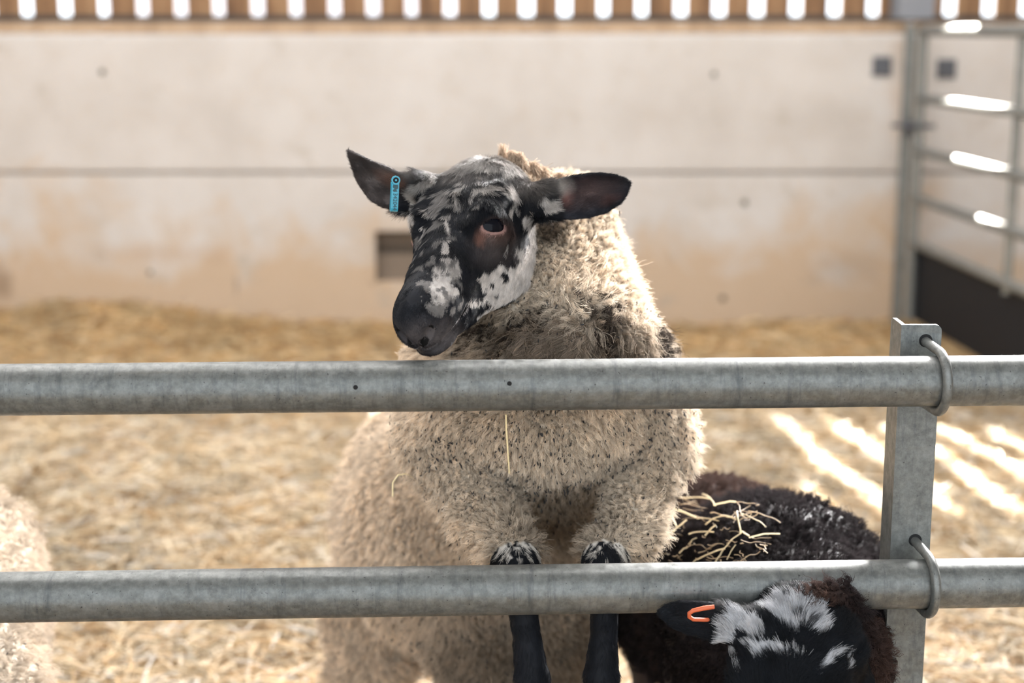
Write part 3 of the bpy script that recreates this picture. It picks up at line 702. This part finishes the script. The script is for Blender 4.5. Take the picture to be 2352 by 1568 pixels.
def facecol(p):
    x, y_ = proj(p); jx = x+7*vnoise(p, 95)+5*vnoise(p, 260); jy = y_+7*vnoise(p, 95, 31)+5*vnoise(p, 260, 7)
    n = vnoise(p, 70); n2 = vnoise(p, 220)
    c = np.array([.0075, .0082, .0105])[None]*(1+.5*n)[:, None]
    W = np.zeros(len(p))
    for kk, pl in enumerate(W_POLY): W = np.maximum(W, inpoly(jx, jy, pl)*(.80*np.where(vnoise(p, 170, 77) < -.32, .25, 1), 1.15)[kk])
    for a, b, r in W_SEG: W = np.maximum(W, (segd(jx, jy, a, b) < r)*(.62 if y0_(a) < 470 and a[0] < 1165 else .85))
    for a, b, r in D_SPOT: W = W*(np.hypot(jx-a, jy-b) > r)
    # grizzled forehead
    fh = np.clip(1-np.hypot((x-1050)/105, (y_-440)/65), 0, 1)
    W = np.maximum(W, (vnoise(p, 75, 3)+.5*vnoise(p, 190) > .42-.25*fh)*(fh > .05)*.36)
    W = np.maximum(W, (vnoise(p, 130, 5) > .35)*(np.hypot((x-1010)/60, (y_-600)/120) < 1)*.25)
    W = np.maximum(W, (vnoise(p, 130, 8) > .1)*(np.hypot((x-1020)/45, (y_-690)/35) < 1)*.3)
    c = c*(1-W[:, None])+np.array([.46, .42, .385])*W[:, None]*(1+.25*n2)[:, None]
    # brown grey muzzle and soft cheek
    def soft(cx, cy, rx, ry, colr, k):
        nonlocal c
        g = (np.clip(1.25-np.hypot((x-cx)/rx, (y_-cy)/ry), 0, 1)*k*(1-.8*W))[:, None]; c = c*(1-g)+np.array(colr)*g
    soft(985, 775, 80, 50, (.060, .052, .052), .9)
    soft(1030, 780, 55, 45, (.075, .065, .064), .8)
    soft(1140, 565, 65, 45, (.055, .045, .043), .9)
    soft(1140, 526, 42, 32, (.12, .068, .052), .7)
    soft(1104, 540, 15, 20, (.22, .105, .075), .6)
    soft(1060, 395, 120, 28, (.13, .115, .105), .6)
    soft(1215, 420, 60, 25, (.16, .14, .125), .7)
    dn = np.min(np.linalg.norm(p[:, None]-nost1[None], axis=2), axis=1) if len(p) < 300000 else np.full(len(p), 1.)
    dm = np.full(len(p), 1.)
    for L_ in lips1:
        for i in range(4): a_, b_ = L_[i], L_[i+1]; h_ = np.clip(((p-a_)@(b_-a_))/((b_-a_)@(b_-a_)), 0, 1); dm = np.minimum(dm, np.linalg.norm(p-a_-h_[:, None]*(b_-a_), axis=1))
    above = (p-lips1[0][2])@T1 > 0
    lip = (dm > .0028) & (dm < .0052) & above
    inner = (dn < .0052) | (dm < .0026)
    # ears
    for k, e in enumerate(ears1):
        q = p-e['base']; U = q@e['u']/e['L']; Vv = q@e['v']; W_ = q@e['nn']
        m_ = (U > .10) & (U < 1.2) & (np.abs(Vv) < .05) & (np.abs(W_) < .03); wt = (np.clip((U-.10)*7, 0, 1)*m_)[:, None]
        if k == 0:
            ec = np.array([.062, .050, .046])*(1+.4*n)[:, None]
            inn = np.clip(1-np.hypot((U-.30)/.35, (Vv+.010)/.016), 0, 1)[:, None]
            ec = ec*(1-inn)+np.array([.14, .075, .055])*inn
            up_ = (np.clip((Vv-.001)/.008, 0, 1)*.7)[:, None]; ec = ec*(1-up_)+np.array([.115, .10, .09])*up_
        else:
            ec = np.array([.012, .012, .015])*(1+.4*n)[:, None]
            inn = np.clip(1.2-np.hypot((U-.52)/.38, (Vv+.002)/.021), 0, 1)[:, None]
            rd = np.clip(vnoise(p, 60, 4)*.9+.15, 0, 1)[:, None]
            ec = ec*(1-inn)+(np.array([.055, .036, .034])*(1-rd)+np.array([.17, .075, .060])*rd)*inn
            bb = np.clip(1-np.hypot((U-.22)/.20, (Vv-.012)/.018), 0, 1)[:, None]; ec = ec*(1-bb)+np.array([.26, .235, .21])*bb
        c = c*(1-wt)+ec*wt
    for e_ in eyes1:
        q_ = p-e_[0]; z_ = q_@e_[1]; ro = np.where((z_ > 0) & (z_ < .03), np.hypot((q_@e_[2][0])/.0186, (q_@e_[2][1])/.0106), 9); vv = q_@e_[2][1]
        c = np.where((ro < 1.14)[:, None], np.where((vv < .001)[:, None], np.array([.20, .115, .10]), np.array([.022, .017, .017])), c)
    c = np.where(lip[:, None], np.array([.20, .18, .175]), c); c = np.where(inner[:, None], np.array([.003, .003, .003]), c)
    return np.clip(c, .003, .85)
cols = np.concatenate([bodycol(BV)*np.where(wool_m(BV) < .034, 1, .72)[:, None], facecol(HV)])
mobj('body', allV, allF, M['skin'], sheep, True, cols)
for e in eyes1: eyeball(sheep, e)
legd = lambda p: wool_m(p) < .034
front = lambda c, n: (.25+np.clip(-n[:, 1], 0, 1)+.5*np.clip(n[:, 2], 0, 1))*(c[:, 2] > .2)*np.where(c[:, 1] < 2.3, 1.25, .8)
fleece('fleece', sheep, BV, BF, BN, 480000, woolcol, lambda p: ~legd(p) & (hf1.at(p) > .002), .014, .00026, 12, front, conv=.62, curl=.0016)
def neckcol(p):
    k = (vnoise(p*np.array([1, 1, .4]), 42) > -.05)[:, None]
    return np.where(k, woolcol(p)*1.25+.03, np.array([.050, .038, .030]))
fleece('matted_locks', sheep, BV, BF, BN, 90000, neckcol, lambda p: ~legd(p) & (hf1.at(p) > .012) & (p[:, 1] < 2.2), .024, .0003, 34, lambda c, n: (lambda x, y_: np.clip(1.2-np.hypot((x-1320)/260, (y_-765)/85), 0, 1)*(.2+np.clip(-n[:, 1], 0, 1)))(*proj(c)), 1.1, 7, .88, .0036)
specks('seed_specks', sheep, BV, BF, BN, 5200, lambda p: ~legd(p) & (hf1.at(p) > .006), lambda c, n: front(c, n)*(c[:, 1] < 2.6)*(.35+np.clip(vnoise(c, 7)+.3, 0, 1))*(1+1.5*np.exp(-((proj(c)[1]-990)/120)**2)*(c[:, 1] < 2.1)))
def hdir(p):
    q = p-O1; s_ = q@S1; a = q@A1
    d = A1*.9+S1*(np.clip(s_/.02, -1, 1)*.35)[:, None]-T1*.25
    for e in ears1:
        r = p-e['base']; U = r@e['u']/e['L']; wt = np.clip((U-.02)*6, 0, 1)*(np.abs(r@e['nn']) < .035)*(np.abs(r@e['v']) < .06); d = d*(1-wt[:, None])+e['u']*wt[:, None]
    return d
eyec = eyes1[1][0]; eyec2 = eyes1[0][0]
def hlen(p):
    x, y_ = proj(p); q = p-O1; a = q@A1
    L = np.where(a < .09, .0135, .0080); L = np.where(a > .20, .0042, L)
    de = np.minimum(np.linalg.norm(p-eyec, axis=1), np.linalg.norm(p-eyec2, axis=1)); L = L*np.clip((de-.012)/.018, .18, 1)
    for e in ears1:
        U = (p-e['base'])@e['u']/e['L']; L = np.where((U > .15) & (np.abs((p-e['base'])@e['nn']) < .03) & (np.abs((p-e['base'])@e['v']) < .05), .0058, L)
    return L
bat = lambda p: bf.at(p) > .004
def eyerho(p, e):
    q = p-e[0]; z = q@e[1]; return np.where((z > 0) & (z < .03), np.hypot((q@e[2][0])/.0186, (q@e[2][1])/.0106), 9)
notlid = lambda p: (eyerho(p, eyes1[1]) > 1.10) & (eyerho(p, eyes1[0]) > 1.10)
notnos = lambda p: np.min(np.linalg.norm(p[:, None]-nost1[None], axis=2), axis=1) > .0048
fur('face_hair', sheep, HV, HF, HN, 230000, facecol, hdir, lambda p: bat(p) & notlid(p) & notnos(p), hlen, .00019, .38, 4, lambda c, n: .3+np.clip(-n[:, 1], 0, 1))
fur('leg_hair', sheep, BV, BF, BN, 30000, bodycol, lambda p: np.tile([0, 0, -1.], (len(p), 1)), legd, .009, .0002, .3, 4, lambda c, n: (wool_m(c) < .034)*1.+1e-6)

# ear tag, blue, on the far ear
def ear_tag(parent, top, bot, wid, gapn, nrmv, m, name, ink=None, text=None):
    u = nrm(bot-top); L = np.linalg.norm(bot-top); nn = nrm(nrmv-u*(nrmv@u)); v = np.cross(u, nn)
    ring = []
    pr = [(0, 0), (L*.5, .0006), (L*.9, 0), (L*.97, -gapn*.12), (L, -gapn*.5), (L*.97, -gapn*.88), (L*.9, -gapn), (L*.3, -gapn), (0, -gapn)]
    th = .0009; VV = []; FF = []
    n_ = len(pr)
    for i, (a, b) in enumerate(pr):
        p0 = np.array(pr[max(i-1, 0)]); p1 = np.array(pr[min(i+1, n_-1)]); t_ = nrm(p1-p0); nr = np.array([-t_[1], t_[0]])
        for s_ in (-1, 1):
            for k_ in (-1, 1): 
                q = np.array([a, b])+nr*th*k_; VV.append(top+u*q[0]+nn*q[1]+v*wid/2*s_)
    for i in range(n_-1):
        b0 = i*4; b1 = b0+4
        for (a, b) in ((0, 1), (1, 3), (3, 2), (2, 0)): FF.append((b0+a, b0+b, b1+b, b1+a))
    FF += [(0, 2, 3, 1), (n_*4-4, n_*4-3, n_*4-1, n_*4-2)]
    tg = mobj(name, VV, FF, m, parent)
    return tg, u, v, nn, L
e = ears1[0]
top = P(908, 413, 1.975); bot = P(906, 486, 1.972)
top = P(908.5, 418, 1.978); bot = P(905.5, 485, 1.975)
tg, tu, tv, tn, tL = ear_tag(sheep, top, bot, .0092, .008, camv(.25, 0, 1), M['blue'], 'ear_tag'); tg['label'] = 'blue plastic loop tag with printed number'
mb = MB(); c = P(908.5, 413.5, 1.974); mb.tube([c-tn*.001, c+tn*.003], .0055, 24, True); mb.build('button', M['blue'], tg, True)
mb = MB(); mb.tube([c+tn*.0028, c+tn*.0034], .0037, 24, True); mb.build('button_recess', M['hole'], tg)
mb = MB(); mb.tube([c+tn*.003, c+tn*.0042], .0013, 16, True); mb.build('pin', M['blue'], tg)
def text_mesh(s_, size, name, m, parent, origin, right, up_, nn):
    cu = bpy.data.curves.new(name, 'FONT'); cu.body = s_; cu.size = size; cu.align_x = 'CENTER'; cu.align_y = 'CENTER'; cu.extrude = .0001
    ob = bpy.data.objects.new(name+'_tmp', cu); COL.objects.link(ob); dg = bpy.context.evaluated_depsgraph_get(); me = bpy.data.meshes.new_from_object(ob.evaluated_get(dg))
    VV = [origin+right*v.co.x+up_*v.co.y+nn*v.co.z for v in me.vertices]; FF = [list(f.vertices) for f in me.polygons]
    bpy.data.objects.remove(ob); return mobj(name, VV, FF, m, parent)
text_mesh('342044', .0074, 'number_print', M['blue_ink'], tg, top+tu*tL*.67+tn*.0022, tu, -tv if (-tv)@XV > 0 else tv, tn)
mb = MB(); cc = top+tu*tL*.20+tn*.0018
mb.add([cc+tv*.003-tu*.004, cc-tv*.003-tu*.004, cc-tv*.0035+tu*.0005, cc-tv*.001+tu*.0022, cc-tv*.0028+tu*.0045, cc+tv*.002+tu*.0050, cc+tv*.0034+tu*.003, cc+tv*.0012+tu*.001, cc+tv*.0034-tu*.0005], [tuple(range(9))])
mb.build('symbol_print', M['blue_ink'], tg)

# top knot of locks behind the poll
kp = []; kc = []
for (px, py, hh, nst, yy) in ((1158, 372, .026, 260, 2.07), (1178, 372, .018, 500, 2.06), (1196, 376, .018, 500, 2.06), (1228, 385, .012, 400, 2.07), (1250, 395, .011, 350, 2.08), (1290, 405, .009, 300, 2.09), (1120, 376, .006, 260, 2.04)):
    b = P(px, py+8, yy)
    for i in range(nst):
        a = b+rng.normal(0, .0055, 3); t = b+np.array([rng.normal(0, .0028), rng.normal(0, .003), hh*rng.uniform(.6, 1.15)])+np.array([-.002, 0, 0])
        s = np.linspace(0, 1, 6)[:, None]; kp.append(a*(1-s)+t*s+np.stack([np.sin(s[:, 0]*7+i), np.cos(s[:, 0]*6+i), 0*s[:, 0]], -1)*.0012*s); kc.append(np.array([.50, .38, .28])*rng.uniform(.5, 1.3))
curves('poll_locks', np.array(kp), np.full((len(kp), 6), .00028)*np.linspace(1, .4, 6), np.array(kc), M['wool'], sheep)

# ---------------------------------------------------------------- black sheep
sheep2 = empty('sheep', (.35, 2.3, 0)); tag(sheep2, 'black sheep with white face patches, poking its head under the lower rail', 'sheep')
O2 = P(1838, 1392, 1.735)
A2, S2, T2 = frame(camv(-.22, -.80, .56), camv(.93, -.22, .25)); T2 = np.cross(A2, S2); T2 = T2 if T2@UPV > 0 else -T2
ears2 = [dict(base=P(1672, 1432, 1.745), tip=P(1512, 1404, 1.76), n=camv(0, .2, .95), wl=.021, wu=.021, pu=pu, pw=[.6, .6, .8, 1, 1, .85, .6, .35, .05], cup=-.006),
         dict(base=P(1945, 1500, 1.73), tip=P(2010, 1640, 1.74), n=camv(.5, .1, .85), wl=.022, wu=.022, pu=pu, pw=[.6, .6, .8, 1, 1, .85, .6, .35, .05], cup=-.006)]
hf2, H2, eyes2, nost2, lips2 = build_head(O2, A2, S2, T2, ears2, .0026, 1.12)
V2, F2 = hf2.mesh(); V2 = relax(V2, F2, 1); N2 = vnormals(V2, F2)
bf2 = Field((.02, 1.66, -.02), (.66, 3.05, .86), .007)
bf2.ell(P(1868, 1366, 1.765), (.038, .020, .011), k=.012)
bf2.cone(P(1925, 1400, 1.775), P(1930, 1465, 1.80), .020, .038, .02)
bf2.chain([P(1915, 1500, 1.81), P(1890, 1500, 1.90), P(1790, 1410, 2.10)], [.048, .080, .15], .03)
bf2.ell(P(1770, 1370, 2.16), (.155, .16, .135), k=.05)
bf2.chain([P(1760, 1395, 2.16), P(1650, 1350, 2.42), P(1590, 1350, 2.72)], [.15, .165, .155], .05)
for hx, hy in ((.29, 2.14), (.46, 2.14), (.25, 2.80), (.42, 2.82)):
    bf2.chain([(hx, hy, .42), (hx, hy+.01, .25), (hx, hy-.005, .04)], [.07, .03, .022], .03); bf2.ell((hx, hy-.02, .022), (.024, .036, .022), k=.01)
bf2.noise(lambda p: .008*vnoise(p, 13)+.006*vnoise(p, 30))
rail_keep = lambda p: (np.hypot(p[:, 1]-1.80-.0417*p[:, 0], p[:, 2]-RZ[1]) > .034)
# keep wool clear of the lower rail it squeezes under
idx = np.argwhere(np.abs(bf2.D) < .2); pp = bf2.lo+idx*bf2.h
for zz in (RZ[1], RZ[2]):
    dd = .036-np.hypot(pp[:, 1]-1.80-.0417*pp[:, 0], pp[:, 2]-zz); cur = bf2.D[idx[:, 0], idx[:, 1], idx[:, 2]]
    bf2.D[idx[:, 0], idx[:, 1], idx[:, 2]] = np.maximum(cur, dd)
B2, G2 = bf2.mesh(); NB2 = vnormals(B2, G2)
def col2(p):
    n = vnoise(p, 8); c = np.array([.026, .021, .022])[None]*(1+.35*n+.3*vnoise(p, 40))[:, None]
    x, y_ = proj(p)
    br = np.clip((vnoise(p, 6, 3)+.4), 0, 1)*(p[:, 1] > 2.25)+np.exp(-((x-1890)/50)**2-((y_-1385)/45)**2)*(p[:, 1] < 1.9)+np.clip((x-1950)/60, 0, 1)*(y_ > 1420)*.6
    br = np.clip(br, 0, 1)[:, None]; return c*(1-br)+np.array([.085, .050, .038])*br
P2 = [[(1653,1515),(1659,1439),(1679,1406),(1700,1400),(1728,1422),(1744,1424),(1764,1455),(1756,1479),(1720,1467),(1700,1451),(1683,1471),(1675,1495),(1663,1509)],
 [(1752,1386),(1770,1372),(1805,1364),(1845,1368),(1878,1394),(1902,1437),(1900,1462),(1880,1468),(1857,1440),(1840,1430),(1829,1455),(1805,1447),(1784,1425),(1764,1410)],
 [(1716,1487),(1764,1481),(1789,1483),(1825,1495),(1847,1517),(1813,1501),(1764,1503),(1750,1526),(1738,1524),(1742,1503),(1722,1499)],
 [(1872,1556),(1878,1528),(1908,1491),(1922,1495),(1902,1530),(1880,1535)], [(1933,1503),(1942,1499),(1952,1536),(1948,1540)], [(1672,1518),(1680,1495),(1694,1497),(1688,1515)], [(1688,1548),(1695,1532),(1704,1538)]]
G_SPOT = [(1832,1420,14,9), (1862,1430,12,8), (1750,1470,10,6), (1812,1378,9,5)]
def facecol2(p):
    x, y_ = proj(p); jx = x+5*vnoise(p, 110)+4*vnoise(p, 300); jy = y_+5*vnoise(p, 110, 31)+4*vnoise(p, 300, 7)
    c = np.array([.0045, .0055, .0075])[None]*(1+.5*vnoise(p, 60))[:, None]; W = np.zeros(len(p))
    for pl in P2: W = np.maximum(W, inpoly(jx, jy, pl)*1.)
    for a, b, rx, ry in G_SPOT: W = W*np.where(np.hypot((jx-a)/rx, (jy-b)/ry) < 1, .15, 1)
    W = (W*(p[:, 1] < 1.95))[:, None]
    return c*(1-W)+np.array([.42, .42, .43])*W*(1+.3*vnoise(p, 240))[:, None]
mobj('body', np.concatenate([B2, V2]), np.concatenate([G2, F2+len(B2)]), M['skin'], sheep2, True, np.concatenate([col2(B2)*.8, facecol2(V2)]))
for e in eyes2: eyeball(sheep2, e)
legd2 = lambda p: (p[:, 2] < .24)
fleece('fleece', sheep2, B2, G2, NB2, 150000, col2, lambda p: ~legd2(p) & (hf2.at(p) > .001) & rail_keep(p), .012, .00030, 14, lambda c, n: (.3+np.clip(-n[:, 1], 0, 1)+np.clip(n[:, 2], 0, 1))*np.where(c[:, 1] < 1.95, 2.5, 1), .25, 6, .8, .003)
def hdir2(p):
    q = p-O2; s_ = q@S2; d = -A2*.5+S2*(np.clip(s_/.02, -1, 1)*.5)[:, None]-T2*.15+UPV*.2
    for e in ears2:
        r = p-e['base']; U = r@e['u']/e['L']; wt = np.clip((U-.02)*6, 0, 1); d = d*(1-wt[:, None])+e['u']*wt[:, None]
    return d
fur('face_hair', sheep2, V2, F2, N2, 110000, facecol2, hdir2, lambda p: bf2.at(p) > -.001, lambda p: np.where((p-O2)@A2 < .11, .013, .007)*np.where(np.maximum((p-ears2[0]['base'])@ears2[0]['u']/ears2[0]['L'], (p-ears2[1]['base'])@ears2[1]['u']/ears2[1]['L']) > .1, .4, 1), .0002, .5, 4, lambda c, n: .3+np.clip(-n[:, 1], 0, 1))
# orange tag
c0 = P(1640, 1394, 1.725); 
pts = [P(1640, 1393, 1.727), P(1618, 1396, 1.725), P(1592, 1402, 1.725), P(1583, 1408, 1.726), P(1583, 1416, 1.728), P(1592, 1422, 1.73), P(1620, 1423, 1.735), P(1642, 1423, 1.74)]
mb = MB(); mb.tube(pts, [.0026, .0028, .0025, .0024, .0024, .0024, .0024, .0024], 12); o = mb.build('ear_tag', M['orange'], sheep2, True); o['label'] = 'orange plastic loop tag in the ear'
for (dx, dy) in ((0, 2), (3.5, 0), (14, 7), (17.5, 7), (7, 3)): pass

# ---------------------------------------------------------------- third sheep at the left edge
sheep3 = empty('sheep', (-.95, 2.3, 0)); tag(sheep3, 'cream sheep cut off by the left edge, only its woolly flank showing', 'sheep')
bf3 = Field((-1.60, 1.72, -.02), (-.60, 3.05, .80), .0085)
bf3.chain([(-.885, 2.10, .46), (-.96, 2.35, .45), (-1.13, 2.72, .46)], [.185, .205, .18], .06)
bf3.ell((-.865, 2.05, .38), (.165, .12, .22), k=.05)
bf3.chain([(-1.18, 2.78, .52), (-1.28, 2.86, .56), (-1.33, 2.92, .50)], [.12, .08, .06], .05)
bf3.ell((-1.36, 2.95, .43), (.05, .055, .09), k=.03)
for s_ in (-1, 1): bf3.ell((-1.34+s_*.07, 2.90, .55), (.05, .018, .022), k=.01)
for hx, hy in ((-.76, 2.06), (-.98, 2.06), (-1.03, 2.72), (-1.22, 2.66)):
    bf3.chain([(hx, hy, .40), (hx, hy+.01, .20), (hx, hy-.005, .04)], [.10, .045, .024], .03); bf3.ell((hx, hy-.015, .022), (.025, .036, .022), k=.01)
bf3.noise(lambda p: .010*vnoise(p, 11)+.006*vnoise(p, 26))
B3, G3 = bf3.mesh(); NB3 = vnormals(B3, G3)
def col3(p):
    c = np.array([.52, .44, .35])[None]*(1+.12*vnoise(p, 9)+.12*vnoise(p, 34))[:, None]
    lg = (p[:, 2] < .14) | (p[:, 0] < -1.30); return np.where(lg[:, None], np.array([.02, .02, .022]), c)
mobj('body', B3, G3, M['skin'], sheep3, True, col3(B3)*.75)
fleece('fleece', sheep3, B3, G3, NB3, 90000, col3, lambda p: (p[:, 2] > .14) & (p[:, 0] > -1.30), .015, .00036, 14, lambda c, n: .2+np.clip(-n[:, 1], 0, 1)+np.clip(n[:, 0], 0, 1))
specks('seed_specks', sheep3, B3, G3, NB3, 900, lambda p: (p[:, 2] > .2) & (p[:, 0] > -1.24), lambda c, n: .2+np.clip(-n[:, 1], 0, 1)+np.clip(n[:, 0], 0, 1))

# ---------------------------------------------------------------- loose stalks on the animals
def stalk(pts, r, label, col=(.80, .66, .38)):
    mb = MB(); mb.tube(pts, r, 6); o = mb.build('straw_stalk', simple('stalk_tone', col, .6), None, True); tag(o, label, 'straw', None); return o
def onsurf(px, py, fld, y0, y1, off=.016):
    ys = np.linspace(y0, y1, 240); q = np.array([P(px, py, y_) for y_ in ys]); d_ = fld.at(q); k = np.argmax(d_ < off); return q[k] if d_[k] < off else q[-1]
stalk([onsurf(a, b, bf, 1.8, 2.4, .020) for a, b in ((1162, 952), (1163, 985), (1166, 1030), (1170, 1086))], .0011, 'long pale straw stalk hanging on the chest wool below the top rail')
Ya = onsurf(930, 1095, bf, 1.8, 2.7, .022)[1]
stalk([P(a, b, Ya+.004*k_) for k_, (a, b) in enumerate( ((902, 1140), (902, 1108), (915, 1090), (935, 1088), (950, 1098), (964, 1110)))], .0010, 'thin curved straw stalk on the flank wool left of the shoulder')
kp = []; kc = []
segs = [((1534,1167),(1553,1208)),((1545,1222),(1578,1193)),((1540,1168),(1600,1190)),((1600,1190),(1650,1196)),((1620,1205),(1655,1185)),((1655,1185),(1690,1192)),((1692,1172),(1700,1225)),((1700,1225),(1665,1258)),((1665,1258),(1640,1296)),((1700,1222),(1720,1230)),((1665,1260),(1600,1285)),((1600,1285),(1590,1298)),((1720,1235),(1790,1224)),((1560,1143),(1630,1146)),((1612,1133),(1645,1160)),((1640,1160),(1690,1152)),((1705,1180),(1760,1210)),((1690,1250),(1670,1285)),((1620,1230),(1645,1205)),((1580,1250),(1600,1235)),((1560,1270),(1580,1255)),((1580,1225),(1640,1222))]
for a, b in segs:
    pa, pb = [onsurf(q[0], q[1], bf2, 1.95, 2.95, .020) for q in (a, b)]; s = np.linspace(0, 1, 5)[:, None]
    kp.append(pa*(1-s)+pb*s+np.array([0, 0, .002])*np.sin(s*3.14)+rng.normal(0, .0005, (5, 3))); kc.append(np.array([.72, .58, .36])*rng.uniform(.7, 1.2))
for i in range(70):
    pa = onsurf(rng.uniform(1500, 1760), rng.uniform(1150, 1310), bf2, 1.95, 2.95, .018); v = rng.normal(0, .016, 3); v[2] *= .3; s = np.linspace(-.5, .5, 5)[:, None]
    kp.append(pa+v*s+rng.normal(0, .001, (5, 3))); kc.append(np.array([.42, .30, .18])*rng.uniform(.5, 1.2))
o = curves('loose_straw', np.array(kp), np.full((len(kp), 5), .0011)*np.where(np.arange(len(kp)) < 22, 1., .55)[:, None]*rng.uniform(.6, 1.15, (len(kp), 1)), np.array(kc), M['straw']); tag(o, 'scattered straw wisps lying on the back of the black sheep', 'straw', kind='stuff')
